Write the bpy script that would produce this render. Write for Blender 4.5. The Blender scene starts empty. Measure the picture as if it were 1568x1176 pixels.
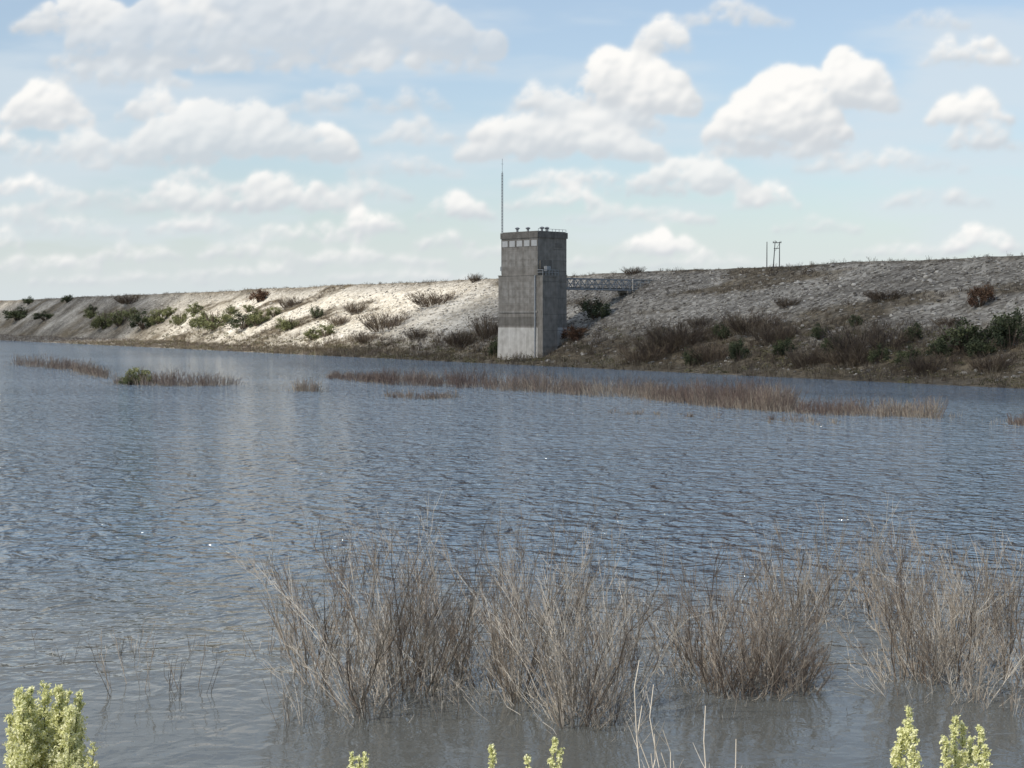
import bpy, math, random
import numpy as np
from mathutils import Vector, Matrix
rng=np.random.default_rng(7); random.seed(7)
sc=bpy.context.scene
sc.view_settings.view_transform='Standard'; sc.view_settings.look='None'; sc.view_settings.exposure=0

# ------------------------------------------------------------ helpers
def link(o,parent=None):
    sc.collection.objects.link(o)
    if parent: o.parent=parent
    return o
def mesh_np(name,V,F,mat=None,tint=None,smooth=False,parent=None):
    V=np.asarray(V,dtype=np.float32); F=np.asarray(F,dtype=np.int32)
    me=bpy.data.meshes.new(name); k=F.shape[1]
    me.vertices.add(len(V)); me.vertices.foreach_set('co',V.ravel())
    me.loops.add(F.size); me.loops.foreach_set('vertex_index',F.ravel())
    me.polygons.add(len(F)); me.polygons.foreach_set('loop_start',np.arange(0,F.size,k,dtype=np.int32))
    me.polygons.foreach_set('loop_total',np.full(len(F),k,dtype=np.int32))
    me.polygons.foreach_set('use_smooth',np.full(len(F),bool(smooth),dtype=bool))
    me.update(calc_edges=True); me.validate()
    if tint is not None:
        a=me.attributes.new('tint','FLOAT','POINT'); a.data.foreach_set('value',np.asarray(tint,dtype=np.float32))
    if mat: me.materials.append(mat)
    return link(bpy.data.objects.new(name,me),parent)
def tubes(P,R,sides=3):
    N,K,_=P.shape
    a=np.arange(sides)*2*np.pi/sides
    off=np.stack([np.cos(a),np.sin(a),0*a],1)
    V=P[:,:,None,:]+R[:,:,None,None]*off[None,None]
    idx=np.arange(N*K*sides).reshape(N,K,sides)
    A=idx[:,:-1,:]; B=idx[:,1:,:]
    F=np.stack([A,np.roll(A,-1,2),np.roll(B,-1,2),B],-1).reshape(-1,4)
    return V.reshape(-1,3),F
class Acc:
    def __init__(s): s.V=[];s.F=[];s.T=[];s.n=0
    def add(s,V,F,T):
        s.V.append(V); s.F.append(F+s.n); s.T.append(np.broadcast_to(T,(len(V),)) if np.ndim(T)==0 else T); s.n+=len(V)
    def obj(s,name,mat,parent=None,smooth=False):
        return mesh_np(name,np.concatenate(s.V),np.concatenate(s.F),mat,np.concatenate(s.T),smooth,parent)
def hashn(ix,iy,seed):
    h=(ix.astype(np.int64)*374761393+iy.astype(np.int64)*668265263+seed*974634777)&0x7fffffff
    h=((h^(h>>13))*1274126177)&0x7fffffff
    return ((h^(h>>16))&0xffff)/65535.0
def vnoise(x,y,seed=0):
    x=np.asarray(x,float);y=np.asarray(y,float)
    ix=np.floor(x);iy=np.floor(y);fx=x-ix;fy=y-iy
    fx=fx*fx*(3-2*fx);fy=fy*fy*(3-2*fy)
    a=hashn(ix,iy,seed);b=hashn(ix+1,iy,seed);c=hashn(ix,iy+1,seed);d=hashn(ix+1,iy+1,seed)
    return (a*(1-fx)+b*fx)*(1-fy)+(c*(1-fx)+d*fx)*fy
def fbm(x,y,seed=0,o=4):
    r=0;t=0;am=1
    for i in range(o):
        r=r+am*vnoise(x*2**i,y*2**i,seed+i);t+=am;am*=.5
    return r/t
def sstep(a,b,x):
    t=np.clip((x-a)/(b-a),0,1); return t*t*(3-2*t)

# ------------------------------------------------------------ materials
def new_mat(name):
    m=bpy.data.materials.new(name); m.use_nodes=True
    nt=m.node_tree; b=nt.nodes['Principled BSDF']; b.inputs['Roughness'].default_value=.85
    b.inputs['Specular IOR Level'].default_value=.25
    return m,nt,b
def N(nt,t,**kw):
    n=nt.nodes.new(t)
    for k,v in kw.items(): setattr(n,k,v)
    return n
def ramp(nt,stops):
    r=N(nt,'ShaderNodeValToRGB'); e=r.color_ramp.elements
    while len(e)<len(stops): e.new(.5)
    for i,(p,c) in enumerate(stops): e[i].position=p; e[i].color=(*c,1)
    return r
def tint_mat(name,stops,trans=0,rough=.85):
    m,nt,b=new_mat(name); b.inputs['Roughness'].default_value=rough
    a=N(nt,'ShaderNodeAttribute',attribute_name='tint'); r=ramp(nt,stops)
    nt.links.new(a.outputs['Fac'],r.inputs['Fac']); nt.links.new(r.outputs['Color'],b.inputs['Base Color'])
    if trans:
        t=N(nt,'ShaderNodeBsdfTranslucent'); nt.links.new(r.outputs['Color'],t.inputs['Color'])
        mx=N(nt,'ShaderNodeMixShader'); mx.inputs[0].default_value=trans
        nt.links.new(b.outputs[0],mx.inputs[1]);nt.links.new(t.outputs[0],mx.inputs[2])
        nt.links.new(mx.outputs[0],nt.nodes['Material Output'].inputs['Surface'])
    return m
def noise_mat(name,stops,scale=1,detail=6,bump=.3,bscale=8,rough=.85,metal=0,stretch=(1,1,1)):
    m,nt,b=new_mat(name); b.inputs['Roughness'].default_value=rough; b.inputs['Metallic'].default_value=metal
    tc=N(nt,'ShaderNodeTexCoord'); mp=N(nt,'ShaderNodeMapping'); mp.inputs['Scale'].default_value=stretch
    n=N(nt,'ShaderNodeTexNoise'); n.inputs['Scale'].default_value=scale; n.inputs['Detail'].default_value=detail; n.inputs['Roughness'].default_value=.65
    nt.links.new(tc.outputs['Object'],mp.inputs[0]); nt.links.new(mp.outputs[0],n.inputs['Vector'])
    r=ramp(nt,stops); nt.links.new(n.outputs['Fac'],r.inputs['Fac']); nt.links.new(r.outputs['Color'],b.inputs['Base Color'])
    if bump:
        n2=N(nt,'ShaderNodeTexNoise'); n2.inputs['Scale'].default_value=bscale; n2.inputs['Detail'].default_value=5
        nt.links.new(tc.outputs['Object'],n2.inputs['Vector'])
        bp=N(nt,'ShaderNodeBump'); bp.inputs['Strength'].default_value=bump; bp.inputs['Distance'].default_value=.05
        nt.links.new(n2.outputs['Fac'],bp.inputs['Height']); nt.links.new(bp.outputs[0],b.inputs['Normal'])
    return m

M_twig=tint_mat('bare_twig',[(0,(.125,.097,.075)),(.4,(.26,.22,.175)),(.75,(.41,.365,.30)),(1,(.60,.56,.48))])
M_brown=tint_mat('brown_brush',[(0,(.07,.053,.045)),(.4,(.14,.108,.078)),(.75,(.24,.19,.125)),(1,(.36,.30,.20))])
M_reed=tint_mat('reed_brush',[(0,(.14,.10,.085)),(.4,(.21,.165,.135)),(.75,(.30,.25,.195)),(1,(.41,.36,.285))])
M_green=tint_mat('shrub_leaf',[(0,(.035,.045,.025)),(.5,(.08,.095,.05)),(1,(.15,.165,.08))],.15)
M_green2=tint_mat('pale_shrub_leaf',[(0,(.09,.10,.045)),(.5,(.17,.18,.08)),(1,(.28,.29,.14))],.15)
M_weed=tint_mat('weed_leaf',[(0,(.07,.065,.035)),(.5,(.13,.12,.065)),(1,(.22,.20,.105))],.1)
M_rust=tint_mat('rust_shrub_leaf',[(0,(.06,.035,.022)),(.5,(.12,.068,.045)),(1,(.20,.13,.08))],.1)
M_yel=tint_mat('rabbitbrush_bloom',[(0,(.42,.45,.17)),(.4,(.68,.70,.34)),(1,(.88,.87,.60))],.4)
M_rock=tint_mat('riprap_rock',[(0,(.11,.10,.085)),(.5,(.25,.232,.20)),(1,(.50,.47,.41))])

# ------------------------------------------------------------ dam geometry
B0=np.array([0.,292.]); D=np.array([-.5,.866]); NN=np.array([.866,.5])
CREST=18.0
def shelf(s): return 6+18*np.clip((s-90)/200,0,1)
def dam_z(s,o):
    s=np.asarray(s,float);o=np.asarray(o,float); w=shelf(s)
    z=np.where(o<0,o*.12,np.where(o<w,o/w*.9,.9+(o-w)/(47-w)*(CREST-.9)))
    z=np.where(o>47,CREST,z); z=np.where(o>54,CREST-(o-54)*.42,z)
    return np.maximum(z,-1.6)
def dam_zn(s,o):
    z=dam_z(s,o); m=np.clip((o-2)/6,0,1)*np.clip((48-o)/3+.25,.25,1)
    return z+m*((fbm(s*.06,o*.08,3)-.5)*1.5+(fbm(s*.5,o*.5,9)-.5)*.5)+np.clip(1-abs(o-47)/4,0,1)*(fbm(s*.07,o*0,5)-.5)*.5
def so_xy(s,o): return B0[0]+s*D[0]+o*NN[0], B0[1]+s*D[1]+o*NN[1]
def xy_so(x,y):
    dx=x-B0[0];dy=y-B0[1]; return dx*D[0]+dy*D[1], dx*NN[0]+dy*NN[1]
CAMZ=8.0
def slope_at(az,el):
    """spot on the dam surface at tan-bearing az and tan-elevation el from the lookout"""
    Y=np.arange(150,1100,.5); X=az*Y; s,o=xy_so(X,Y)
    hit=np.where((dam_zn(s,o)>CAMZ+el*Y)&(o>0))[0]
    i=hit[0] if len(hit) else np.argmin(abs(o-48))
    return X[i],Y[i],float(dam_zn(s[i],o[i]))
def S(px,py): return slope_at((px-784)/2487,(490-py)/2487)

ss=np.concatenate([np.arange(-280,-170,3),np.arange(-170,260,.8),np.arange(260,700,1.6),np.arange(700,1500,12)])
oo=np.concatenate([np.arange(-16,0,2),np.arange(0,56,.7),np.arange(56,104,4)])
SS,OO=np.meshgrid(ss,oo,indexing='ij')
X,Y=so_xy(SS,OO); Z=dam_zn(SS,OO)
ni,nj=SS.shape; idx=np.arange(ni*nj).reshape(ni,nj)
F=np.stack([idx[:-1,:-1],idx[:-1,1:],idx[1:,1:],idx[1:,:-1]],-1).reshape(-1,4)[:,::-1]
sunlit_sand=np.clip((SS-40)/70,0,1)*np.clip((330-SS)/90,.05,1)  # pale sand; the sunlit stretch of slope is also brightened through this colour
sunlit_sand=np.clip(sunlit_sand*1.4+(fbm(SS*.05,OO*.08,21)-.5)*1.2*(SS>10),0,1)*np.clip((44-OO)/8+.35,.2,1)
def toe(s): return shelf(s)+np.clip((70-s)/80,0,1)*8
def vegf(s,o):
    v=np.clip(1.5-o/np.maximum(toe(s)+3,6)+(fbm(s*.08,o*.1,61)-.5)*1.8*(o>2),0,1)
    th=.59-.08*np.clip(-(s-10)/50,0,1)-.07*np.clip((o-26)/14,0,1)*(s<30)
    v=v+np.clip((fbm((s+o*.9)*.05,o*.13,33)-th)*9,0,1)*.9+np.clip((o-44.5)/3,0,1)*.8
    return np.clip(v,0,1)
veg=np.clip(vegf(SS,OO)*(.45+1.0*fbm(SS*.5,OO*.5,40)),0,1)
beach=np.clip((SS-120)/80,0,1)*np.clip((shelf(SS)-OO)/4,0,1)
veg=veg*(1-.45*beach); sunlit_sand=np.maximum(sunlit_sand*(1-beach),beach*.35)
m,nt,b=new_mat('dam_riprap_gravel'); L=nt.links.new
tc=N(nt,'ShaderNodeTexCoord')
vo=N(nt,'ShaderNodeTexVoronoi'); vo.inputs['Scale'].default_value=1.5; L(tc.outputs['Object'],vo.inputs['Vector'])
n1=N(nt,'ShaderNodeTexNoise'); n1.inputs['Scale'].default_value=.9; n1.inputs['Detail'].default_value=8; n1.inputs['Roughness'].default_value=.75; L(tc.outputs['Object'],n1.inputs['Vector'])
sep=N(nt,'ShaderNodeSeparateColor'); L(vo.outputs['Color'],sep.inputs[0])
mixf=N(nt,'ShaderNodeMath',operation='MULTIPLY_ADD'); mixf.inputs[1].default_value=.45; L(sep.outputs[0],mixf.inputs[0])
n3=N(nt,'ShaderNodeTexNoise'); n3.inputs['Scale'].default_value=.07; n3.inputs['Detail'].default_value=5; L(tc.outputs['Object'],n3.inputs['Vector'])
m3=N(nt,'ShaderNodeMath',operation='MULTIPLY_ADD'); m3.inputs[1].default_value=1.0; m3.inputs[2].default_value=-.52; L(n3.outputs['Fac'],m3.inputs[0])
mm=N(nt,'ShaderNodeMath',operation='MULTIPLY_ADD'); mm.inputs[1].default_value=.6; L(n1.outputs['Fac'],mm.inputs[0]); L(m3.outputs[0],mm.inputs[2]); L(mm.outputs[0],mixf.inputs[2])
rg=ramp(nt,[(.2,(.10,.088,.07)),(.5,(.22,.202,.168)),(.8,(.40,.375,.32))]); L(mixf.outputs[0],rg.inputs[0])
rs=ramp(nt,[(.2,(.38,.335,.255)),(.5,(.62,.57,.465)),(.8,(.74,.70,.60))]); L(mixf.outputs[0],rs.inputs[0])
rv=ramp(nt,[(.2,(.055,.045,.03)),(.5,(.12,.097,.062)),(.8,(.21,.17,.11))]); L(mixf.outputs[0],rv.inputs[0])
a1=N(nt,'ShaderNodeAttribute',attribute_name='tint'); a2=N(nt,'ShaderNodeAttribute',attribute_name='veg')
x1=N(nt,'ShaderNodeMix',data_type='RGBA'); L(a1.outputs['Fac'],x1.inputs[0]); L(rg.outputs[0],x1.inputs[6]); L(rs.outputs[0],x1.inputs[7])
x2=N(nt,'ShaderNodeMix',data_type='RGBA'); L(a2.outputs['Fac'],x2.inputs[0]); L(x1.outputs[2],x2.inputs[6]); L(rv.outputs[0],x2.inputs[7])
L(x2.outputs[2],b.inputs['Base Color'])
bp=N(nt,'ShaderNodeBump'); bp.inputs['Strength'].default_value=.8; bp.inputs['Distance'].default_value=.3; L(mixf.outputs[0],bp.inputs['Height']); L(bp.outputs[0],b.inputs['Normal'])
dam=mesh_np('earth_dam_embankment',np.stack([X,Y,Z],-1).reshape(-1,3),F,m,sunlit_sand.ravel(),True)
at=dam.data.attributes.new('veg','FLOAT','POINT'); at.data.foreach_set('value',veg.ravel().astype(np.float32))

t=(1+5**.5)/2
ico=np.array([(-1,t,0),(1,t,0),(-1,-t,0),(1,-t,0),(0,-1,t),(0,1,t),(0,-1,-t),(0,1,-t),(t,0,-1),(t,0,1),(-t,0,-1),(-t,0,1)],float)/1.9
icf=np.array([(0,11,5),(0,5,1),(0,1,7),(0,7,10),(0,10,11),(1,5,9),(5,11,4),(11,10,2),(10,7,6),(7,1,8),(3,9,4),(3,4,2),(3,2,6),(3,6,8),(3,8,9),(4,9,5),(2,4,11),(6,2,10),(8,6,7),(9,8,1)])
def rocks(name,s,o,size,tint):
    n=len(s); x,y=so_xy(s,o); z=dam_zn(s,o)
    jit=1+(rng.random((n,12,1))-.5)*.6
    sc3=size[:,None,None]*np.stack([.7+.7*rng.random(n),.7+.7*rng.random(n),.5+.4*rng.random(n)],-1)[:,None,:]
    V=ico[None]*jit*sc3
    th=rng.random(n)*6.28; c,s_=np.cos(th)[:,None],np.sin(th)[:,None]
    V=np.stack([V[...,0]*c-V[...,1]*s_,V[...,0]*s_+V[...,1]*c,V[...,2]],-1)
    V+=np.stack([x,y,z+size*.1],-1)[:,None,:]
    Fq=(icf[None]+12*np.arange(n)[:,None,None]).reshape(-1,3)
    mesh_np(name,V.reshape(-1,3),Fq,M_rock,np.repeat(tint,12))
n=32000
s=rng.uniform(-175,330,n); o=rng.uniform(3,46,n)
keep=rng.random(n)<np.clip(1.1-(s>40)*.6-(s>150)*.2,.15,1)*(1-.8*vegf(s,o))
s,o=s[keep],o[keep]
rocks('riprap_rocks',s,o,.12+.30*rng.random(len(s))**2.5,np.clip(rng.normal(.48,.28,len(s))+(s>60)*.3,0,1))

# ------------------------------------------------------------ ground sheet
def gz(x,y):
    bank=np.interp(y,[-60,-3,2,7,18,25,34,60],[8.5,6.4,6.0,4.9,1.4,-.3,-.7,-1.8])+(fbm(x*.4,y*.4,2)-.5)*.25*(y<30)
    s_,o_=xy_so(x,y)
    far=np.interp(o_,[60,95,120],[-1.8,-1.8,1.0])
    return np.where(y<60,bank,far)
gx=np.concatenate([-np.geomspace(9000,40,22),np.arange(-38,39,1.5),np.geomspace(40,9000,22)])
gy=np.concatenate([-np.geomspace(3000,12,12),np.arange(-10,62,1.5),np.arange(70,600,30),np.geomspace(620,12000,22)])
GX,GY=np.meshgrid(gx,gy,indexing='ij'); GZ=gz(GX,GY); ni,nj=GX.shape; idx=np.arange(ni*nj).reshape(ni,nj)
F=np.stack([idx[:-1,:-1],idx[1:,:-1],idx[1:,1:],idx[:-1,1:]],-1).reshape(-1,4)
mesh_np('ground',np.stack([GX,GY,GZ],-1).reshape(-1,3),F,noise_mat('silty_ground',[(.3,(.13,.105,.07)),(.6,(.25,.205,.14)),(.8,(.33,.28,.2))],1.2),smooth=True)

# ------------------------------------------------------------ water
m,nt,b=new_mat('lake_water'); L=nt.links.new
b.inputs['Roughness'].default_value=.05; b.inputs['IOR'].default_value=1.33; b.inputs['Specular IOR Level'].default_value=.5
tc=N(nt,'ShaderNodeTexCoord')
def wn(scale,rot,st,det,seedoff,dist=.4):
    mp=N(nt,'ShaderNodeMapping'); mp.inputs['Rotation'].default_value=(0,0,rot); mp.inputs['Scale'].default_value=st; mp.inputs['Location'].default_value=(seedoff,0,0)
    L(tc.outputs['Object'],mp.inputs[0]); n=N(nt,'ShaderNodeTexNoise'); n.inputs['Scale'].default_value=scale; n.inputs['Detail'].default_value=det; n.inputs['Roughness'].default_value=.5; n.inputs['Distortion'].default_value=dist
    L(mp.outputs[0],n.inputs['Vector']); return n
w1=wn(.66,.22,(1.1,1,1),2,0,.9); w2=wn(2.0,-.2,(1,1,1),2,13); w3=wn(.022,.1,(.5,1,1),3,5)
q=N(nt,'ShaderNodeMath',operation='MULTIPLY_ADD'); L(w2.outputs['Fac'],q.inputs[0]); q.inputs[1].default_value=.38; L(w1.outputs['Fac'],q.inputs[2])
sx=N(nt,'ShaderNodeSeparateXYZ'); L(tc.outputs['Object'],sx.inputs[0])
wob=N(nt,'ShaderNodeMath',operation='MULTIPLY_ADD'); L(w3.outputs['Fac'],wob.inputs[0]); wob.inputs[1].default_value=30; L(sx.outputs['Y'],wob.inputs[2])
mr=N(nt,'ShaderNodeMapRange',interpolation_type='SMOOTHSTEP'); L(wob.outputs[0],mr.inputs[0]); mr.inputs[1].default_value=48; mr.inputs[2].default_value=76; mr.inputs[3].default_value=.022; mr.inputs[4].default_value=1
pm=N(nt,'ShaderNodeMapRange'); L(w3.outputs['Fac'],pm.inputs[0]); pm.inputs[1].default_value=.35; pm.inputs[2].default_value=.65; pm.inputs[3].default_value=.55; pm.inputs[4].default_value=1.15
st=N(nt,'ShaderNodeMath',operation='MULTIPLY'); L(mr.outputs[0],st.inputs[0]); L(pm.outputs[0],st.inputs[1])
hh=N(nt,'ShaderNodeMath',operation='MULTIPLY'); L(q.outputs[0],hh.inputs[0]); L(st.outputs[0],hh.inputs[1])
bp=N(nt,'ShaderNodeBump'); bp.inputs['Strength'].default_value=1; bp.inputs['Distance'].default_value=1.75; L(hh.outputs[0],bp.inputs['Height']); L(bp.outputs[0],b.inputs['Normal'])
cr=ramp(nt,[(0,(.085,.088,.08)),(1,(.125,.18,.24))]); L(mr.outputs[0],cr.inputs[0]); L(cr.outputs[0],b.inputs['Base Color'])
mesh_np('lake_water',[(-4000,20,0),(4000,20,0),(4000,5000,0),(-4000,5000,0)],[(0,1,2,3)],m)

# ------------------------------------------------------------ vegetation builders
def stems(base,dirv,length,r0,r1,K=5,curve=.25,wob=.04):
    n=len(base); t=np.linspace(0,1,K)[None,:,None]
    d=dirv/np.linalg.norm(dirv,axis=1,keepdims=True)
    up=np.array([0,0,1.])
    P=base[:,None,:]+d[:,None,:]*length[:,None,None]*t+up*(curve*length[:,None,None]*(t**2))*(1-d[:,2])[:,None,None]
    P=P+(rng.random((n,K,3))-.5)*wob*length[:,None,None]*t
    R=r0[:,None]*(1-t[...,0])+r1[:,None]*t[...,0]
    return P,R
def sample(P,ix,tt):
    K=P.shape[1]; f=tt*(K-1); i=np.minimum(f.astype(int),K-2); fr=(f-i)[:,None]
    return P[ix,i]*(1-fr)+P[ix,i+1]*fr, P[ix,i+1]-P[ix,i]
def twig_bush(acc,cx,cy,cz,rad,H,n1,n2,n3,spread=.5,th=.011,tb=.5,rad_y=None,sink=.3,minr=.0035,jit=.16,lo=.2,wob=.06,fan=.36):
    rad_y=rad_y or rad
    th_=rng.random(n1)*6.28; rr=np.sqrt(rng.random(n1))
    bx=rr*np.cos(th_)*rad; by=rr*np.sin(th_)*rad_y
    base=np.stack([cx+bx,cy+by,np.full(n1,cz-sink)],-1)
    dx=np.cos(th_)*rr*spread+rng.normal(0,jit,n1); dy=np.sin(th_)*rr*spread+rng.normal(0,jit,n1)
    ln=(H+sink)*(.4+.6*rng.random(n1)**.8)
    P,R=stems(base,np.stack([dx,dy,np.ones(n1)],-1),ln,th*(.5+.9*rng.random(n1)),np.full(n1,minr),6,.25,wob)
    tn=np.clip(rng.normal(tb,.24,n1),0,1)
    V,F=tubes(P,R); acc.add(V,F,np.repeat(tn,18))
    if n2:
        ix=np.repeat(np.arange(n1),n2); n=len(ix); tt=lo+(.95-lo)*rng.random(n)
        b2,d2=sample(P,ix,tt); d2/=np.linalg.norm(d2,axis=1,keepdims=True)
        d2=d2+rng.normal(0,fan,(n,3)); d2[:,2]=abs(d2[:,2])+.25
        l2=ln[ix]*(.15+.28*rng.random(n))*(1.15-tt*.5)
        P2,R2=stems(b2,d2,l2,np.full(n,th*.42),np.full(n,minr*.8),4,.3,.08)
        V,F=tubes(P2,R2); acc.add(V,F,np.repeat(np.clip(tn[ix]+rng.normal(0,.1,n),0,1),12))
        if n3:
            ix3=np.repeat(np.arange(n),n3); n_=len(ix3); t3=.3+.65*rng.random(n_)
            b3,d3=sample(P2,ix3,t3); d3/=np.linalg.norm(d3,axis=1,keepdims=True)+1e-6
            d3=d3+rng.normal(0,.4,(n_,3)); d3[:,2]=abs(d3[:,2])+.2
            P3,R3=stems(b3,d3,l2[ix3]*(.3+.35*rng.random(n_)),np.full(n_,minr),np.full(n_,minr*.6),3,.3,.1)
            V,F=tubes(P3,R3); acc.add(V,F,np.repeat(np.clip(tn[ix[ix3]]+rng.normal(.03,.1,n_),0,1),9))
def quads(C,size,tint,acc,flat=0):
    n=len(C); a=rng.normal(0,1,(n,3)); a/=np.linalg.norm(a,axis=1,keepdims=True)
    b_=np.cross(a,rng.normal(0,1,(n,3))); b_/=np.linalg.norm(b_,axis=1,keepdims=True)
    s_=size[:,None]
    V=np.stack([C-a*s_,C+b_*s_*.5,C+a*s_,C-b_*s_*.5],1).reshape(-1,3)
    acc.add(V,np.arange(4*n).reshape(n,4),np.repeat(tint,4))
def leafy_mesh(nl=2600,clumps=26,asp=1.0):
    acc=Acc(); accw=Acc()
    n1=16; th=rng.random(n1)*6.28
    P,R=stems(np.stack([.05*np.cos(th),.05*np.sin(th),np.full(n1,-.08)],-1),np.stack([np.cos(th)*.8*rng.random(n1),np.sin(th)*.8*rng.random(n1),np.ones(n1)],-1),.5+.5*rng.random(n1),np.full(n1,.03),np.full(n1,.006),5,.2,.1)
    V,F=tubes(P,R,4); accw.add(V,F,np.full(len(V),.2))
    u=rng.random(clumps)**.5; an=rng.random(clumps)*6.28; el=rng.random(clumps)
    C=np.stack([np.cos(an)*u*.52*asp,np.sin(an)*u*.52*asp,.16+.66*el*np.sqrt(1-(u*.85)**2)],-1)
    tc_=rng.normal(.5,.22,clumps); k=rng.integers(0,clumps,nl); sg=.05+.05*rng.random(clumps)
    pt=C[k]+rng.normal(0,1,(nl,3))*sg[k][:,None]
    pt[:,2]=np.maximum(pt[:,2],.0)
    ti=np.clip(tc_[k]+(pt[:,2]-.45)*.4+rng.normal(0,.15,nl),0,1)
    quads(pt,.022+.03*rng.random(nl),ti,acc)
    return acc,accw
def acc_mesh(acc,nm,mat,acc2=None,mat2=None):
    V=list(acc.V);F=list(acc.F);T=list(acc.T);n0=sum(len(f) for f in F)
    if acc2: 
        for v,f,t_ in zip(acc2.V,acc2.F,acc2.T): V.append(v);F.append(f+acc.n);T.append(t_)
    o=mesh_np(nm,np.concatenate(V),np.concatenate(F),mat,np.concatenate(T))
    me=o.data
    if acc2:
        me.materials.append(mat2); mi=np.zeros(len(me.polygons),dtype=np.int32); mi[n0:]=1; me.polygons.foreach_set('material_index',mi)
    bpy.data.objects.remove(o); return me
def lv(nm,mat,nl,cl):
    a=leafy_mesh(nl,cl); return acc_mesh(a[0],nm,mat,a[1],M_brown)
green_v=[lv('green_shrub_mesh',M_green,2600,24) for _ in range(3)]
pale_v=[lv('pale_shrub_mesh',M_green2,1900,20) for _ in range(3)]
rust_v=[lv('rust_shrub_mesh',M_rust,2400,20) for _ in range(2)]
def bare_mesh():
    a=Acc(); twig_bush(a,0,0,0,.42,.9,110,10,3,.75,.006,.3,sink=.05,minr=.0032,jit=.25,lo=.1); return acc_mesh(a,'bare_shrub_mesh',M_brown)
bare_v=[bare_mesh() for _ in range(3)]
VAR={'green':('juniper_shrub',green_v),'pale':('creosote_shrub',pale_v),'rust':('rust_brown_shrub',rust_v),'bare':('bare_mesquite_shrub',bare_v)}
def put(kind,px,py,wpx,hpx):
    x,y,z=S(px,py); k=y/2487; nm,vs=VAR[kind]
    o=bpy.data.objects.new(nm,random.choice(vs)); link(o)
    f={'bare':.9,'pale':1.2,'green':1.1,'rust':1.05}[kind]
    w=wpx*k/1.25*(1.1 if kind=='pale' else 1); h=hpx*k/.95*f
    o.location=(x,y,z-.06*h); o.scale=(w,w,h); o.rotation_euler=(0,0,random.random()*6.28)
for a in [('rust',1500,470,46,38),('green',1478,533,100,44),('green',1548,533,80,60),('bare',1330,540,110,60),('green',1275,545,44,32),
 ('bare',1040,532,90,54),('bare',1010,545,60,40),('bare',1150,510,80,42),('bare',1185,525,60,40),('green',912,488,52,32),('bare',905,470,40,14),
 ('bare',750,518,46,46),('green',762,545,30,30),('bare',705,530,44,28),('bare',665,468,66,28),('rust',880,522,44,28),('bare',590,505,64,36),('bare',545,480,30,24),
 ('green',485,488,24,20),('rust',398,462,36,24),('bare',445,470,34,20),('pale',440,505,36,22),('green',375,503,56,26),('pale',330,504,70,28),
 ('pale',300,480,30,16),('green',222,503,50,28),('pale',245,495,34,22),('pale',160,503,40,28),('pale',185,498,40,24),('pale',275,497,30,22),
 ('green',140,480,20,14),('bare',200,465,40,16),('green',105,463,22,12),('green',45,466,22,12),('green',28,490,50,20),('green',70,490,40,14),('pale',140,487,24,16),
 ('bare',970,420,30,14),('bare',728,432,18,16),('bare',1355,458,56,18),('green',1400,522,34,30),
 ('green',1130,552,36,34),('bare',1090,553,60,36),('green',1105,520,30,26),('bare',1240,560,60,38),('bare',1300,560,70,40),('bare',985,555,60,36),
 ('bare',1420,570,60,34),('green',1500,548,60,30),('bare',640,520,36,22),('bare',560,525,34,22),('pale',500,515,30,20),
 ('pale',355,482,26,14),('pale',420,485,26,16),('pale',395,498,40,24),('pale',310,500,40,24),('bare',520,498,34,18),('green',1345,556,36,28),('pale',480,520,36,18),
 ('pale',205,488,26,16),('pale',260,484,30,14),('pale',380,478,24,12),('bare',1450,500,40,18),('green',1200,545,40,26),
 ('green',1060,560,34,26),('green',1390,560,44,30),('green',1255,520,30,24),('bare',1520,570,60,34),('green',1440,548,44,28),('bare',1205,470,34,20),('bare',1070,500,34,20),('green',1310,500,26,18)]:
    put(*a)

def brush_field(name,mat,pts,H,n1,n2,th,tb,spread=.4,minr=.012):
    acc=Acc()
    for (x,y,z),h,t_ in zip(pts,H,tb):
        twig_bush(acc,x,y,z,h*.45,h,n1,n2,0,spread,th,t_,sink=.1,minr=minr)
    return acc.obj(name,mat)
n=2600; s=rng.uniform(-170,300,n); o=rng.random(n)**1.15*(toe(s)+8)-.8
x,y=so_xy(s,o); z=dam_zn(s,o); hb=.5+.9*fbm(s*.07,o*.1,88)
brush_field('shoreline_brush',M_brown,list(zip(x,y,np.maximum(z,0))),(.5+1.8*rng.random(n)**1.4*hb)*np.where(s>120,.5,1),14,3,.022,np.clip(rng.normal(.42,.22,n)+(o<2)*.25+(s>100)*.2,0,1),.5)
n=1500; s=rng.uniform(60,520,n); o=rng.random(n)*(shelf(s)+1)-.5; x,y=so_xy(s,o); z=dam_zn(s,o)
brush_field('beach_reeds',M_reed,list(zip(x,y,np.maximum(z,0))),.4+.6*rng.random(n),12,0,.05,np.clip(rng.normal(.72,.2,n),0,1),.6,.02)
n=18000; s=rng.uniform(-170,260,n); o=rng.uniform(9,46,n)
k=(rng.random(n)<(vegf(s,o)-.25)*.75)|(rng.random(n)<.012); s,o=s[k][:3800],o[k][:3800]
x,y=so_xy(s,o); z=dam_zn(s,o)
brush_field('slope_brush',M_brown,list(zip(x,y,z)),.25+.7*rng.random(len(x)),12,1,.024,np.clip(rng.normal(.4,.22,len(x)),0,1),.9)
n=900; s=-170+rng.random(n)**1.1*700; o=rng.uniform(45.5,49,n); x,y=so_xy(s,o); z=dam_zn(s,o)
brush_field('crest_grass',M_brown,list(zip(x,y,z)),.2+.8*rng.random(n)**2.5,10,1,.022,np.clip(rng.normal(.5,.2,n),0,1),.8)
acc=Acc(); n=900; s=rng.uniform(-165,300,n); o=rng.random(n)*(toe(s)+6); x,y=so_xy(s,o); z=dam_zn(s,o)
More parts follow.
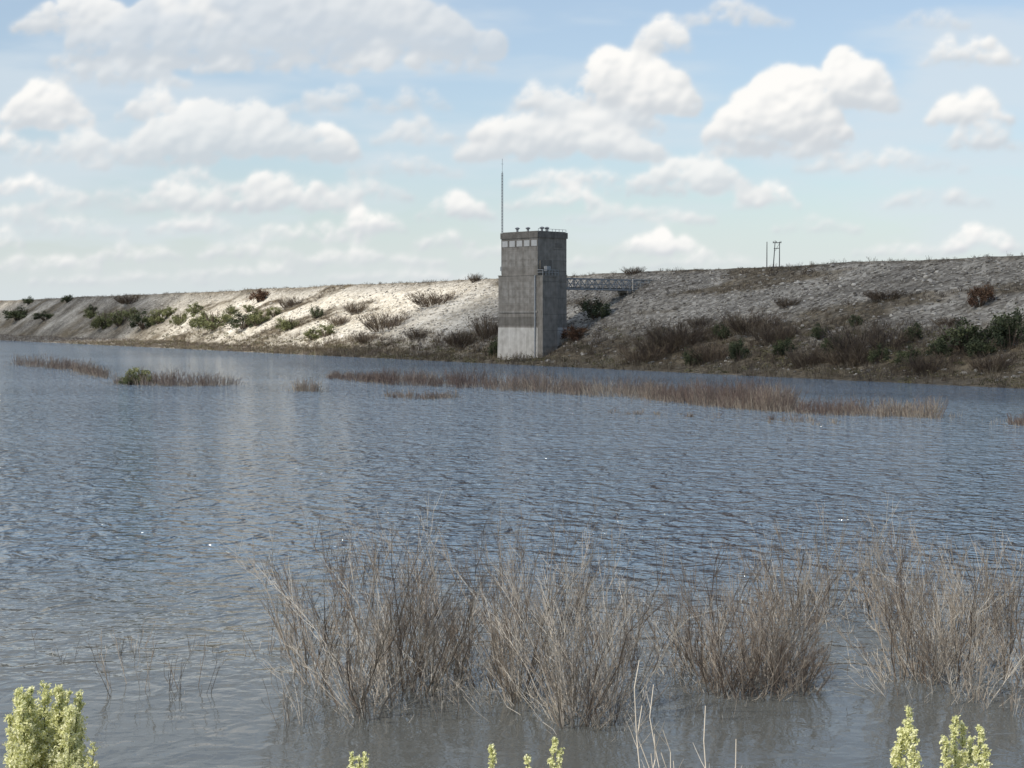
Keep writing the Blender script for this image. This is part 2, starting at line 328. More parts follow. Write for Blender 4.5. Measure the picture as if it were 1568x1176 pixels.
for i in range(n):
    h=.3+.8*rng.random(); c=np.stack([rng.normal(x[i],h*.8,40),rng.normal(y[i],h*.8,40),z[i]+abs(rng.normal(0,h*.4,40))],-1)
    quads(c,.09+.12*rng.random(40),np.clip(rng.normal(.5,.25)+rng.normal(0,.15,40),0,1),acc)
acc.obj('shore_weeds',M_weed)

def strip(name,way,n,mat=M_reed,th=.02,tbm=.5,n1=9,n2=4,gap=.35,sd=1):
    way=np.array(way,float); t_=rng.random(n)*(len(way)-1); t_=np.sort(t_)
    i=np.minimum(t_.astype(int),len(way)-2); fr=(t_-i)[:,None]; w=way[i]*(1-fr)+way[i+1]*fr
    y=w[:,1]+rng.uniform(-1,1,n)*w[:,2]; x=w[:,0]*y
    keep=fbm(x*.12,y*.06,sd)>gap; x,y,w=x[keep],y[keep],w[keep]
    acc=Acc()
    tn=np.clip(tbm+(fbm(x*.1,y*.1,sd+5)-.5)*1.6,0,1); hn=.45+1.1*fbm(x*.3,y*.1,sd+8)
    for j in range(len(x)):
        h=w[j,3]*(.35+.65*rng.random())*hn[j]
        twig_bush(acc,x[j],y[j],0,h*.4,h,n1,n2,0,.4,th,tn[j],sink=.05,minr=.008)
    m_=len(x)*6; k=rng.integers(0,len(x),m_)
    base=np.stack([x[k]+rng.normal(0,1.2,m_),y[k]+rng.normal(0,2.0,m_),np.full(m_,-.05)],-1)
    P,R=stems(base,np.stack([rng.normal(0,.25,m_),rng.normal(0,.25,m_),np.ones(m_)],-1),w[k,3]*(.15+.2*rng.random(m_)),np.full(m_,.02),np.full(m_,.006),3)
    V,F=tubes(P,R); acc.add(V,F,np.repeat(np.clip(rng.normal(.8,.15,m_),0,1),9))
    return acc.obj(name,mat)
strip('flooded_brush_strip',[(-.113,225,8,1.1),(-.07,208,10,2.1),(.006,190,9,2.1),(.08,172,9,2.3),(.13,155,8,3.0),(.172,146,6,3.0)],900,tbm=.28,gap=.27,sd=3)
strip('flooded_brush_strip',[(.175,141,3,1.2),(.22,138,4,2.1),(.262,134,3,1.9)],120,tbm=.45,gap=.28,sd=5)
strip('flooded_brush_strip',[(-.306,300,14,2.0),(-.275,268,10,2.4),(-.25,228,8,1.6)],200,tbm=.35,gap=.28,sd=9)
strip('flooded_brush_strip',[(-.245,205,4,1.6),(-.21,200,6,2.2),(-.17,200,5,1.5)],130,tbm=.5,gap=.28,sd=13)
strip('flooded_brush_strip',[(-.078,170,3,1.1),(-.055,165,3,1.3),(-.035,168,2,1.1)],50,tbm=.6,gap=.25,sd=15)
strip('flooded_brush_strip',[(-.132,185,2,1.5),(-.118,182,3,1.7)],26,tbm=.6,gap=.1,sd=17)
strip('flooded_brush_strip',[(.307,125,2,1.0),(.33,122,2,1.3)],30,tbm=.6,gap=.1,sd=18)
strip('flooded_brush_strip',[(.06,140,1.5,.5),(.15,128,3,.6),(.2,126,3,.8)],36,tbm=.75,gap=.35,sd=19)
o=bpy.data.objects.new('creosote_shrub',pale_v[0]); link(o); o.location=(-.231*202,202,-.1); o.scale=(3.2,2.4,2.7)
o=bpy.data.objects.new('juniper_shrub',green_v[1]); link(o); o.location=(-.236*200,200,-.1); o.scale=(2.0,1.6,1.8)

# foreground willows
FG=[ # bearing, root row, halfwidth, height, stems, spread, tint
 (565,1062,95,275,54,.9,.45),(650,1040,70,255,34,.75,.5),(500,1025,55,205,20,.95,.45),(600,1085,60,160,18,.8,.65),(690,1045,60,245,20,.75,.45),
 (850,1085,90,270,54,.85,.55),(905,1108,50,240,32,.65,.68),(775,1065,60,240,24,.9,.5),(735,1000,60,160,14,.7,.4),(870,1050,80,240,28,.75,.42),
 (1105,1050,80,235,38,.9,.42),(1195,1040,60,175,44,1.0,.18),(1150,1050,100,90,70,1.2,.15),(1010,1020,40,160,14,.7,.5),(1065,1000,50,160,18,.7,.4),
 (1430,1060,70,245,40,.75,.55),(1510,1045,60,240,38,.75,.5),(1575,1030,70,235,38,.75,.5),(1450,985,80,190,30,.7,.45),(1400,1030,40,230,16,.7,.5),
 (1250,965,70,165,30,.7,.42),(1310,950,50,150,24,.7,.45),(1180,955,60,130,16,.7,.5),(940,1030,40,170,14,.7,.5)]
for (px,py,hw,hp,ns,sp,tb) in FG:
    Yd=19896/(py-490); k=Yd/2487; cx=(px-784)*k
    acc=Acc(); 
    nc=max(2,ns//8)
    for c_ in range(nc):
        ox=rng.uniform(-.75,.75)*hw*k; oy=rng.uniform(-2.0,2.0)
        hh_=hp*k*(.62+.55*rng.random())
        twig_bush(acc,cx+ox,Yd+oy,0,.16,hh_,max(4,ns//nc),8,3,sp*.8,.018,tb+rng.normal(0,.15),rad_y=.16,minr=.004,jit=.2,lo=.25,wob=.10,fan=.45)
        twig_bush(acc,cx+ox,Yd+oy,0,.5,hh_*.45,5,5,1,.9,.011,min(1,tb+.25),minr=.0045,jit=.4,wob=.15,fan=.6)
    twig_bush(acc,cx,Yd,0,hw*k,hp*k*.3,int(ns*.8),3,0,1.2,.012,min(1,tb+.3),rad_y=1.8,minr=.005,jit=.6,wob=.2)
    acc.obj('willow_shrub',M_twig)
for (px,py,hw,hp,ns,n2) in [(210,1060,50,110,10,4),(290,1062,30,70,8,2),(180,1000,30,60,7,3),(450,1112,35,110,12,2),(400,1005,30,40,10,2),(300,1000,30,30,6,1),(60,1020,30,25,3,1),(590,1085,150,50,26,1),(1040,1100,120,40,12,1),(1545,1095,40,60,12,3),(700,1090,60,60,18,1),(120,1000,90,40,6,1),(430,1000,60,80,14,2)]:
    Yd=19896/(py-490); k=Yd/2487; acc=Acc()
    twig_bush(acc,(px-784)*k,Yd,0,hw*k,hp*k,ns,n2,1,.3,.010,.6,minr=.005)
    acc.obj('willow_sapling',M_twig)

M_pale=tint_mat('bleached_stalk',[(0,(.35,.31,.25)),(1,(.62,.57,.48))])
for (px,topy,Yd,lean) in [(992,1010,10,.10),(1006,1060,10.4,.14),(1113,1080,9,.02),(975,1120,9.5,-.05)]:
    zt=CAMZ-(topy-490)/2487*Yd; g=float(gz(np.array([0.]),np.array([Yd]))[0]); acc=Acc()
    xt=(px-784)/2487*Yd; h=zt-g
    base=np.array([[xt+lean*h*.8,Yd,g]]*3)+rng.normal(0,.04,(3,3)); 
    P,R=stems(base,np.array([[-lean*.8,0,1]]*3)+rng.normal(0,.03,(3,3)),np.array([h,h*.85,h*.7]),np.full(3,.008),np.full(3,.003),9,0,.045)
    V,F=tubes(P,R,5); acc.add(V,F,.8)
    ix=rng.integers(0,3,12); b2,d2=sample(P,ix,.45+.5*rng.random(12)); d2=d2/np.linalg.norm(d2,axis=1,keepdims=True)+rng.normal(0,.35,(12,3))
    P2,R2=stems(b2,d2,.1+.15*rng.random(12),np.full(12,.003),np.full(12,.0015),4,.2,.05); V,F=tubes(P2,R2); acc.add(V,F,.8)
    acc.obj('dead_weed_stalk',M_pale)

def rabbit(px,Yd,spikes):
    g=float(gz(np.array([0.]),np.array([Yd]))[0]); x0=(px-784)/2487*Yd
    a=Acc(); w=Acc()
    for (spx,topy,wd) in spikes:
        dy=rng.normal(0,.08); yy=Yd+dy; xt=(spx-784)/2487*yy; zt=CAMZ-(topy-490)/2487*yy
        b0=np.array([x0+(xt-x0)*.3,Yd+dy*.3,g]); tip=np.array([xt,yy,zt])
        tt=np.linspace(0,1,6)[:,None]; P=(b0*(1-tt)+tip*tt)
        V,F=tubes(P[None],np.linspace(.006,.002,6)[None],5); w.add(V,F,.5)
        n=1300; h=.36
        ns=40; sa=rng.random(ns)*6.28; st_=rng.random(ns)**1.1; k=rng.integers(0,ns,n); q=rng.random(n)**.8
        c=tip-(tip-b0)/np.linalg.norm(tip-b0)*(st_[k]*h)[:,None]
        L_=wd*(.3+1.1*st_[k]); c[:,0]+=np.cos(sa[k])*q*L_; c[:,1]+=np.sin(sa[k])*q*L_; c[:,2]+=q*L_*1.0
        c+=rng.normal(0,.005,(n,3)); quads(c,.004+.005*rng.random(n),np.clip(.5+.4*(q-.3)+rng.normal(0,.2,n),0,1),a)
    me=acc_mesh(a,'rabbitbrush_mesh',M_yel,w,M_green2); o=bpy.data.objects.new('rabbitbrush',me); link(o)
rabbit(60,6.5,[(15+rng.random()*105,1060+abs(rng.normal(0,32)),.05) for _ in range(18)]+[(62,1050,.05),(85,1058,.05),(42,1062,.05),(28,1082,.05),(8,1105,.045),(103,1092,.045),(120,1118,.045),(138,1148,.04),(10,1130,.045)])
rabbit(1395,6.5,[(1397,1088,.035),(1385,1125,.035),(1407,1125,.035),(1375,1155,.03)])
rabbit(1480,6.5,[(1468,1106,.035),(1480,1116,.035),(1508,1122,.035),(1492,1136,.035),(1455,1138,.035),(1517,1150,.03)])
rabbit(800,6.5,[(752,1151,.02),(808,1160,.02),(850,1137,.025),(858,1155,.02)])
rabbit(545,6.5,[(537,1163,.022),(557,1162,.022),(548,1168,.02)])

# ------------------------------------------------------------ tower
def box(acc,x0,x1,y0,y1,z0,z1,t_=.5,taper=0):
    v=np.array([(x0-taper,y0-taper,z0),(x1+taper,y0-taper,z0),(x1+taper,y1+taper,z0),(x0-taper,y1+taper,z0),(x0,y0,z1),(x1,y0,z1),(x1,y1,z1),(x0,y1,z1)],float)
    f=np.array([(3,2,1,0),(4,5,6,7),(0,1,5,4),(1,2,6,5),(2,3,7,6),(3,0,4,7)]); acc.add(v,f,t_)
def beam(acc,p,q,r,t_=.5,w=None):
    p=np.array(p,float);q=np.array(q,float);d=q-p;d/=np.linalg.norm(d)
    ref=np.array([0,0,1.]) if abs(d[2])<.95 else np.array([1.,0,0])
    a=np.cross(d,ref);a/=np.linalg.norm(a);b_=np.cross(a,d)
    c=[(1,1),(-1,1),(-1,-1),(1,-1)]
    v=np.array([p+r*(i*a+j*b_) for i,j in c]+[q+r*(i*a+j*b_) for i,j in c])
    acc.add(v,np.array([(3,2,1,0),(4,5,6,7),(0,1,5,4),(1,2,6,5),(2,3,7,6),(3,0,4,7)]),t_)
def conc(name,lo,hi):
    m,nt,b=new_mat(name); L=nt.links.new; tc=N(nt,'ShaderNodeTexCoord')
    mp=N(nt,'ShaderNodeMapping'); mp.inputs['Scale'].default_value=(1.2,1.2,.07); L(tc.outputs['Object'],mp.inputs[0])
    n=N(nt,'ShaderNodeTexNoise'); n.inputs['Scale'].default_value=1.3; n.inputs['Detail'].default_value=7; n.inputs['Roughness'].default_value=.7; L(mp.outputs[0],n.inputs['Vector'])
    n2=N(nt,'ShaderNodeTexNoise'); n2.inputs['Scale'].default_value=.9; n2.inputs['Detail'].default_value=8; L(tc.outputs['Object'],n2.inputs['Vector'])
    ad=N(nt,'ShaderNodeMath',operation='ADD'); L(n.outputs['Fac'],ad.inputs[0]); L(n2.outputs['Fac'],ad.inputs[1])
    hf=N(nt,'ShaderNodeMath',operation='MULTIPLY'); hf.inputs[1].default_value=.5; L(ad.outputs[0],hf.inputs[0])
    r=ramp(nt,[(.38,lo),(.62,hi)]); L(hf.outputs[0],r.inputs[0]); L(r.outputs[0],b.inputs['Base Color'])
    return m
M_c=conc('weathered_concrete',(.165,.15,.125),(.29,.268,.235))
M_cd=conc('dark_concrete',(.12,.11,.093),(.20,.185,.16))
M_cl=conc('pale_concrete',(.40,.375,.33),(.60,.575,.52))
M_rib=conc('concrete_panel',(.20,.185,.16),(.33,.31,.275))
M_glass=noise_mat('pale_window_panel',[(.3,(.40,.40,.38)),(.7,(.54,.53,.50))],.8,bump=0,rough=.4)
M_st=noise_mat('painted_steel',[(.3,(.22,.23,.23)),(.7,(.36,.37,.37))],3,bump=0,rough=.5)
M_sd=noise_mat('dark_steel',[(.3,(.07,.07,.07)),(.7,(.13,.13,.125))],3,bump=0,rough=.6)

ang=math.atan2(.69,.72)
T=bpy.data.objects.new('intake_tower',None); link(T); T.location=(4.7,298,0); T.rotation_euler=(0,0,ang)
W=7.65; Lh=9.7
a=Acc(); box(a,0,W,0,Lh+.85,-1,6.6,taper=.15); a.obj('pale_base',M_cl,T)
a=Acc(); box(a,.02,W-.02,.02,Lh+.8,6.6,16.2); box(a,-.06,W+.06,-.06,Lh+.88,16.2,16.35); a.obj('lower_shaft',M_c,T)
a=Acc(); box(a,.05,W-.05,.05,Lh-.05,16.35,23.1); a.obj('upper_shaft',M_c,T)
a=Acc(); box(a,-.12,W+.12,-.12,Lh+.12,23.1,24.2); box(a,.2,W-.2,.2,Lh-.2,24.2,24.35); a.obj('roof_parapet',M_cd,T)
a=Acc(); p=Acc(); g=Acc(); dk=Acc()
npan=5; step=Lh/npan
box(dk,.03,.08,0.15,Lh-.15,21.5,22.8)
for i in range(npan): box(g,.015,.08,i*step+.25,(i+1)*step-.25,21.6,22.7)
for zz in [20.9,19.0,17.7]: box(a,.035,.08,.05,Lh-.05,zz-.04,zz+.04)
for zz in [15.3,13.8,12.3,10.9]: box(a,.0,.05,.02,Lh+.78,zz-.04,zz+.04)
box(a,-.14,.03,.02,Lh+.78,9.35,9.7); box(dk,.0,.05,.1,Lh+.7,6.95,8.6)
for i in range(npan):
    y0=i*step+.25;y1=(i+1)*step-.25
    for zz0,zz1 in [(19.2,20.7),(17.9,18.85)]: box(p,.038,.08,y0,y1,zz0,zz1)
    for zz0,zz1 in [(14.0,15.1),(12.5,13.6),(11.1,12.1)]: box(p,.006,.05,y0,y1,zz0,zz1)
a.obj('panel_courses',M_rib,T); p.obj('face_panels',M_rib,T); g.obj('window_band',M_glass,T); dk.obj('recess_bands',M_cd,T)
a=Acc(); box(a,.02,3.9,-1.3,.0,1,15.9); box(a,-.05,4.0,-1.4,.0,15.9,16.15); a.obj('stair_shaft',M_c,T)
a=Acc(); box(a,.5,3.4,-.25,.04,17.4,19.0); box(a,4.6,6.4,-.02,.06,21.4,22.2); a.obj('hoist_door',M_cd,T)
a=Acc()
for zz in [17.0,18.9,21.0]: box(a,4.2,W-.05,.02,.06,zz,zz+.1)
for zz in [3.,6.,9.,12.,15.]: box(a,4.1,W-.02,-.012,.03,zz,zz+.1); box(a,.0,3.92,-1.32,-1.3,zz,zz+.1)
a.obj('side_courses',M_cd,T)
a=Acc()
for zz in (16.75,17.2): 
    beam(a,(0,-1.35,zz),(4,-1.35,zz),.045); beam(a,(0,-1.35,zz),(0,0,zz),.045); beam(a,(4,-1.35,zz),(4,0,zz),.045)
for xx in np.linspace(0,4,6): beam(a,(xx,-1.35,16.15),(xx,-1.35,17.25),.045)
for zz in np.arange(1.5,16,.45): beam(a,(4.3,-.12,zz),(4.8,-.12,zz),.025)
beam(a,(4.3,-.14,1),(4.3,-.14,17),.035); beam(a,(4.8,-.14,1),(4.8,-.14,17),.035)
box(a,1.2,2.2,-1.2,-.4,17.0,17.9)
for zz in np.arange(2,16,1.1): beam(a,(-.12,.25,zz),(-.12,.75,zz),.04)
beam(a,(-.16,.5,1),(-.16,.5,16.2),.12)
for xx in np.linspace(.2,W-.2,9): beam(a,(xx,.05,24.2),(xx,.05,24.75),.03)
beam(a,(.2,.05,24.75),(W-.2,.05,24.75),.03)
a.obj('balcony_railing_ladder_and_pipe',M_st,T)
a=Acc()
def cyl(acc,x,y,z0,z1,r,sides=12,r2=None):
    V,F=tubes(np.array([[[x,y,z0],[x,y,z1],[x,y,z1+.001]]]),np.array([[r,r2 or r,.001]]),sides); acc.add(V,F,.5)
for (x_,y_) in [(1.2,6.6),(2.0,4.6),(2.8,1.7),(4.0,1.6)]:
    cyl(a,x_,y_,24.2,24.85,.22); cyl(a,x_,y_,24.85,25.05,.28,12,.5); cyl(a,x_,y_,25.05,25.25,.5,12,.2)
a.obj('roof_vents',M_st,T)
a=Acc(); mx,my=.6,Lh+.35; top=38.2
legs=[(mx+.16*math.cos(k*2.094),my+.16*math.sin(k*2.094)) for k in range(3)]
for (x_,y_) in legs: beam(a,(x_,y_,16.5),(x_,y_,35.5),.028)
for i,zz in enumerate(np.arange(16.6,35.4,.55)):
    for k in range(3):
        p1=legs[k];p2=legs[(k+1)%3]; beam(a,(*p1,zz),(*p2,zz+.5),.012)
beam(a,(mx,my,35.4),(mx,my,top),.025)
beam(a,(mx-.3,my,37.2),(mx+.3,my,37.2),.02)
for zz in (18,21,23): beam(a,(mx,my,zz),(.8,Lh-.2,zz),.03)
box(a,mx-.25,mx+.25,my-.2,my+.3,17.2,18.0); a.obj('radio_mast',M_st,T)

Bd=bpy.data.objects.new('access_footbridge',None); link(Bd); Bd.location=T.location; Bd.rotation_euler=T.rotation_euler
a=Acc(); d=Acc(); x0=W; x1=W+39; yc0,yc1=3.6,5.8
nb=20; xs=np.linspace(x0,x1,nb+1)
for yc in (yc0,yc1):
    beam(a,(x0,yc,15.9),(x1,yc,15.9),.10); beam(a,(x0,yc,13.9),(x1,yc,13.9),.13); beam(a,(x0,yc,14.9),(x1,yc,14.9),.04)
    for i in range(nb):
        zz=(13.9,15.9) if i%2==0 else (15.9,13.9)
        beam(a,(xs[i],yc,zz[0]),(xs[i+1],yc,zz[1]),.06)
        beam(a,(xs[i],yc,13.9),(xs[i],yc,15.9),.055)
box(d,x0,x1,yc0+.1,yc1-.1,14.1,14.25)
a.obj('truss_girders',M_st,Bd); d.obj('deck',M_sd,Bd)
a=Acc()
for xx in (W+21,):
    for yc in (yc0,yc1): beam(a,(xx,yc,5),(xx,yc,13.75),.25)
    box(a,xx-.5,xx+.5,yc0-.4,yc1+.4,13.3,13.76)
box(a,x1-1.2,x1+3,yc0-.6,yc1+.6,11.5,13.75); box(a,x1,x1+3,yc0-.6,yc1+.6,13.76,14.3)
a.obj('pier_and_abutment',M_c,Bd)
a=Acc()
for yc in (yc0-.3,yc1+.3):
    for zz in (16.0,15.4,14.0): beam(a,(x1-17,yc,zz),(x1+1,yc,zz),.07)
    for xx in np.linspace(x1-17,x1+1,9): beam(a,(xx,yc,13.9),(xx,yc,16.1),.08)
a.obj('gate_railing',M_cl,Bd)

x,y,z=S(1183,412); H_=bpy.data.objects.new('utility_pole_frame',None); link(H_); H_.location=(x,y,z-.3); H_.rotation_euler=(0,0,-.2)
a=Acc(); 
for xx,hh_ in ((-1.15,5.2),(.35,5.4),(1.15,5.2)): V,F=tubes(np.array([[[xx-(.35 if xx==.35 else 0),0,0],[xx,0,hh_]]]),np.array([[.10,.07]]),8); a.add(V,F,.3)
beam(a,(-.1,0,5.0),(1.5,0,5.0),.07)
beam(a,(.1,.0,3.9),(1.2,0,4.0),.06); beam(a,(.35,0,3.5),(1.15,0,4.9),.03)
for xx in (0,.6,1.4): cyl(a,xx,0,5.05,5.3,.06,8)
a.obj('poles_and_crossarms',M_sd,H_)

# ------------------------------------------------------------ light
Sd=Vector((-.52,-.50,.70)).normalized()
sun=bpy.data.lights.new('sun','SUN'); sun.energy=4.5; sun.angle=math.radians(.6); sun.color=(1,.94,.85)
so=bpy.data.objects.new('sun',sun); link(so); so.rotation_euler=Sd.to_track_quat('Z','Y').to_euler()
el=math.asin(Sd.z); az=math.atan2(Sd.x,Sd.y)
m=bpy.data.materials.new('shadow_cloud_vapour'); m.use_nodes=True; nt=m.node_tree; nt.nodes.clear(); L=nt.links.new
tc=N(nt,'ShaderNodeTexCoord'); ln=N(nt,'ShaderNodeVectorMath',operation='LENGTH'); mp=N(nt,'ShaderNodeMapping'); mp.inputs['Scale'].default_value=(1,1,0)
L(tc.outputs['Object'],mp.inputs[0]); L(mp.outputs[0],ln.inputs[0])
nn=N(nt,'ShaderNodeTexNoise'); nn.inputs['Scale'].default_value=2.5; nn.inputs['Detail'].default_value=5; L(tc.outputs['Object'],nn.inputs['Vector'])
ma=N(nt,'ShaderNodeMath',operation='MULTIPLY_ADD'); L(nn.outputs['Fac'],ma.inputs[0]); ma.inputs[1].default_value=.7; L(ln.outputs['Value'],ma.inputs[2])
mr=N(nt,'ShaderNodeMapRange'); L(ma.outputs[0],mr.inputs[0]); mr.inputs[1].default_value=1.30; mr.inputs[2].default_value=1.05; mr.inputs[3].default_value=0; mr.inputs[4].default_value=.48
tr=N(nt,'ShaderNodeBsdfTransparent'); df=N(nt,'ShaderNodeBsdfDiffuse'); df.inputs['Color'].default_value=(.9,.9,.9,1)
mx=N(nt,'ShaderNodeMixShader'); L(mr.outputs[0],mx.inputs[0]); L(tr.outputs[0],mx.inputs[1]); L(df.outputs[0],mx.inputs[2])
ou=N(nt,'ShaderNodeOutputMaterial'); L(mx.outputs[0],ou.inputs['Surface'])
def cloud(s_,o_,ls,lo):  # unseen overhead cloud, added between sun and dam to shade parts of it
    import bmesh
    bm=bmesh.new(); bmesh.ops.create_icosphere(bm,subdivisions=4,radius=1)
    for v in bm.verts:
        x_,y_=v.co.x,v.co.y; v.co.z*=1+.5*float(fbm(np.array(x_*3+9),np.array(y_*3+9),6))
    me=bpy.data.meshes.new('cloud'); bm.to_mesh(me); bm.free(); me.materials.append(m)
    x_,y_=so_xy(s_,o_); hgt=170; k=hgt/Sd.z
    o=bpy.data.objects.new('cloud',me); link(o); o.location=(x_+Sd.x*k,y_+Sd.y*k,hgt+5); o.scale=(ls,lo,9); o.rotation_euler=(0,0,math.atan2(D[1],D[0]))
cloud(-70,25,185,80)
cloud(450,25,160,75)

# ------------------------------------------------------------ world + cloud shell
w=bpy.data.worlds.new('World'); sc.world=w; w.use_nodes=True; nt=w.node_tree; nt.nodes.clear(); L=nt.links.new
sky=N(nt,'ShaderNodeTexSky',sky_type='NISHITA'); sky.sun_disc=False; sky.sun_elevation=el; sky.sun_rotation=az; sky.air_density=1.0; sky.dust_density=1.2; sky.ozone_density=1.5
b1=N(nt,'ShaderNodeBackground'); b1.inputs[1].default_value=.14; L(sky.outputs[0],b1.inputs[0])
ou=N(nt,'ShaderNodeOutputWorld'); L(b1.outputs[0],ou.inputs['Surface'])

r2=np.random.default_rng(11)
ua=np.concatenate([-np.geomspace(4,.36,90),np.arange(-.35,.35,.001),np.geomspace(.36,4,90)])*2487+784
va=490-np.concatenate([[-.02],np.arange(-.005,.215,.001),np.geomspace(.218,1.6,90)])*2487
U,Vv=np.meshgrid(ua,va,indexing='ij')
H=np.zeros_like(U); REL=np.zeros_like(U)+.4; BR=np.zeros_like(U)+.7
def blob(bx,by,r,rel_base,rel_h,br):
    global H,REL,BR
    i0,i1=np.searchsorted(ua,[bx-r,bx+r]); j0,j1=np.searchsorted(-va,[-(by+r),-(by-r)])
    if i1<=i0 or j1<=j0: return
    u=U[i0:i1,j0:j1];v=Vv[i0:i1,j0:j1]
    h=np.sqrt(np.maximum(r*r-(u-bx)**2-(v-by)**2,0))
    sl=(slice(i0,i1),slice(j0,j1)); k=h>H[sl]
    H[sl]=np.where(k,h,H[sl]); REL[sl]=np.where(k,(rel_base-v)/rel_h,REL[sl]); BR[sl]=np.where(k,br,BR[sl])
def cumulus(cx,cy,rx,ry,br=1.0):
    base=cy+ry*.85; hgt=ry*1.9
    nb=int(np.clip(22+rx*ry/45,24,200)); ph=r2.random()*50
    for _ in range(nb):
        dx=r2.uniform(-1,1); env=max(.15,(1-abs(dx)**2.2))*(.55+.8*float(fbm(np.array(ph+dx*2.2),np.array(ph),3)))
        r=max(ry*(.18+.34*r2.random()**1.3)*(.55+.6*env),9)
        yy=base-r*.6-r2.random()**.8*max(hgt*env-r*1.5,0)
        blob(cx+dx*rx*.95,yy,r,base,hgt,br)
C=[(440,15,340,85,.5),(240,70,170,40,.8),(520,80,230,38,.8),(130,20,110,40,.85),(330,15,120,60,.9),(640,40,90,50,.6),(75,155,78,46,1.05),(20,215,38,24,1.05),(240,160,60,28,.8),(350,205,205,48,.7),(300,185,95,30,.95),(500,215,58,34,1),(210,235,90,28,.6),
(420,290,130,38,.95),(280,300,90,30,.8),(570,335,54,28,1.1),(460,352,105,22,1),
(975,120,94,62,1.1),(1012,52,46,36,1),(860,205,170,46,.85),(780,200,80,38,1),(900,170,120,40,.75),(1190,165,112,66,1.1),(1300,125,78,52,1.05),(1180,215,115,32,.85),(1480,75,80,32,1.05),(1480,160,68,36,1.1),(1500,205,64,30,.8),
(1050,268,125,36,.8),(880,268,100,22,.95),(860,302,95,22,.95),(1172,298,54,24,1),(1010,372,86,26,1.15),(1500,362,70,28,1.15),(45,282,62,18,1.05),(290,272,60,20,.9),(700,312,60,30,.95),(120,342,84,22,.95),
(12,364,32,18,1.1),(300,340,76,22,.9),(210,382,76,22,.9),(835,145,56,32,.95),(680,365,46,18,1),(1350,245,140,22,.65),(560,392,130,18,.8),(60,400,100,18,.8),(1250,340,70,18,.75),(1120,20,90,26,.65),(1420,30,60,20,.65),(700,95,60,24,.6),
(120,225,100,30,.65),(620,250,90,24,.65),(1430,300,90,20,.7),(980,325,120,20,.8),(1100,400,120,14,.8),(1380,380,80,14,.8),(380,412,110,14,.8),(640,150,50,24,.6),
(180,110,120,30,.6),(640,200,70,26,.6),(150,300,110,26,.65),(520,150,90,26,.55),(560,290,80,22,.65),(30,330,70,20,.65),(380,380,90,20,.75),(620,420,130,12,.7),(200,425,160,12,.7),(780,380,70,16,.7),(900,400,100,14,.7)]
for c in C: cumulus(*c)
for _ in range(260):
    u=r2.uniform(-6000,7500); v=r2.uniform(-3200,380)
    if -60<u<1630 and v>-70: continue
    sc_=.4+.75*(490-v)/700; cumulus(u,v,r2.uniform(50,170)*sc_,r2.uniform(18,55)*sc_,r2.uniform(.6,1))
def blur(A,n=1):
    for _ in range(n):
        B=A.copy(); B[1:-1,:]=(A[:-2,:]+2*A[1:-1,:]+A[2:,:])/4; A=B.copy(); A[:,1:-1]=(B[:,:-2]+2*B[:,1:-1]+B[:,2:])/4
    return A
H=blur(H,6); REL=blur(REL,12); BR=blur(BR,12)
nz=fbm(U/26,Vv/20,71,5)-.5; nz2=fbm(U/9,Vv/8,77,3)-.5; nz0=fbm(U/90,Vv/50,55,3)-.5
inb=np.clip(H/26,0,1)
Hn=H+(nz*32+nz0*26)*inb+nz2*8*np.clip(H/10,0,1)+2.5
alpha=sstep(2,17,Hn)*sstep(-.20,.12,REL+nz*.5)
Hs=np.minimum(H,60)*.7+nz*16+nz2*4
gu=np.gradient(Hs,ua,axis=0); gv=np.gradient(Hs,va,axis=1)
nl=np.sqrt(gu**2+gv**2+1); lam=np.clip((gu*.45+gv*.78+.5)/nl,0,1)
lam=blur(lam,3)
sh=sstep(.05,.92,.45*lam+.58*np.clip(REL,0,1)+.12*(BR-.7)*2+nz0*.3)
sh=np.clip(sh*(.45+.6*BR),0,1)
lo_=np.array([.62,.66,.70]); hi_=np.array([1.0,.985,.955])
col=lo_+(hi_-lo_)*sh[...,None]
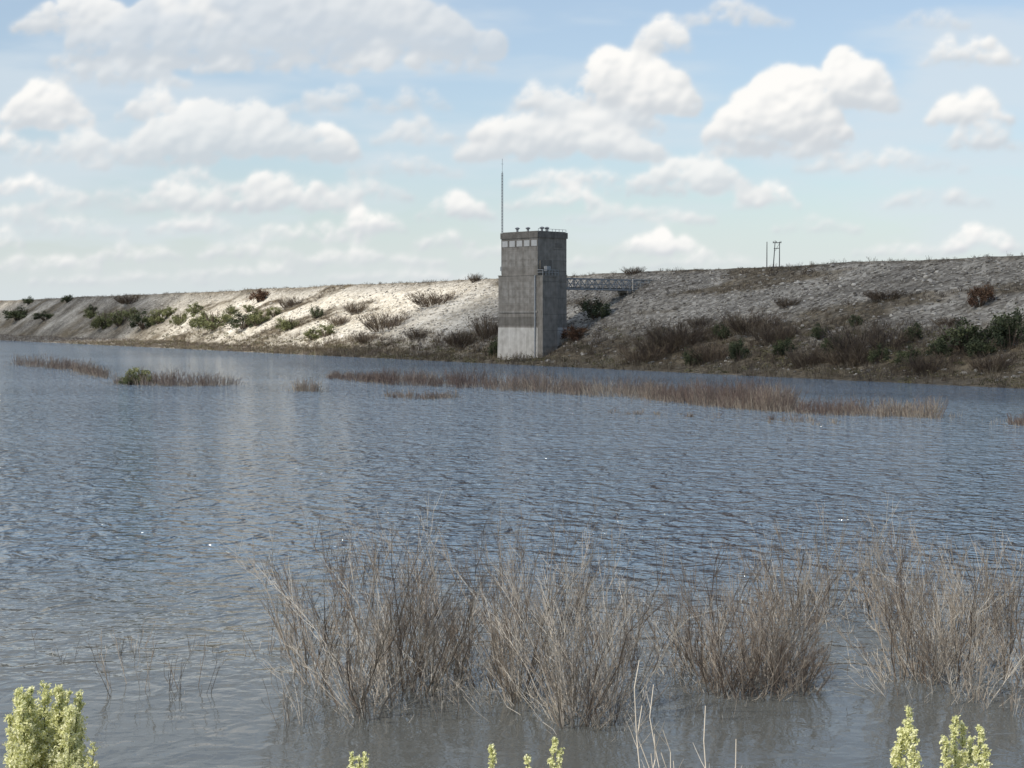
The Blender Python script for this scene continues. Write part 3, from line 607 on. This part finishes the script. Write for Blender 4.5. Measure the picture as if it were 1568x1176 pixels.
alpha=alpha*np.clip(.5+.46*BR,0,1)
elv=(490-Vv)/2487
veil=sstep(.34,.66,fbm(U/300,Vv/70,91,5))*.5+.22
veil=np.maximum(veil,.82*sstep(.11,.0,elv)); veil=np.clip(veil,0,.85)
vc=np.array([.69,.765,.825])+np.array([.06,.06,.045])*sstep(.09,0,elv)[...,None]
tot=1-(1-alpha)*(1-veil)
colr=(col*alpha[...,None]+vc*(veil*(1-alpha))[...,None])/np.maximum(tot,1e-4)[...,None]
dirs=np.stack([(U-784)/2487,np.ones_like(U),elv],-1); dirs/=np.linalg.norm(dirs,axis=-1,keepdims=True)
ni,nj=U.shape; idx=np.arange(ni*nj).reshape(ni,nj)
F=np.stack([idx[:-1,:-1],idx[:-1,1:],idx[1:,1:],idx[1:,:-1]],-1).reshape(-1,4)
m=bpy.data.materials.new('sky_clouds'); m.use_nodes=True; nt=m.node_tree; nt.nodes.clear(); L=nt.links.new
at_=N(nt,'ShaderNodeAttribute',attribute_name='cloud'); em=N(nt,'ShaderNodeEmission'); tr=N(nt,'ShaderNodeBsdfTransparent'); mx=N(nt,'ShaderNodeMixShader'); ou=N(nt,'ShaderNodeOutputMaterial')
L(at_.outputs['Color'],em.inputs[0]); L(at_.outputs['Alpha'],mx.inputs[0]); L(tr.outputs[0],mx.inputs[1]); L(em.outputs[0],mx.inputs[2]); L(mx.outputs[0],ou.inputs['Surface'])
try: m.cycles.emission_sampling='NONE'
except Exception: pass
so_=mesh_np('sky',(dirs*11000).reshape(-1,3),F,m,smooth=True)
ca=so_.data.attributes.new('cloud','FLOAT_COLOR','POINT'); ca.data.foreach_set('color',np.concatenate([colr,tot[...,None]],-1).astype(np.float32).ravel())

# ------------------------------------------------------------ camera
cam=bpy.data.cameras.new('camera'); cam.sensor_width=36; cam.lens=57.1; cam.clip_end=20000; cam.clip_start=.1
co=bpy.data.objects.new('camera',cam); link(co); co.location=(0,0,CAMZ); co.rotation_euler=(math.radians(90-2.256),0,0)
sc.camera=co
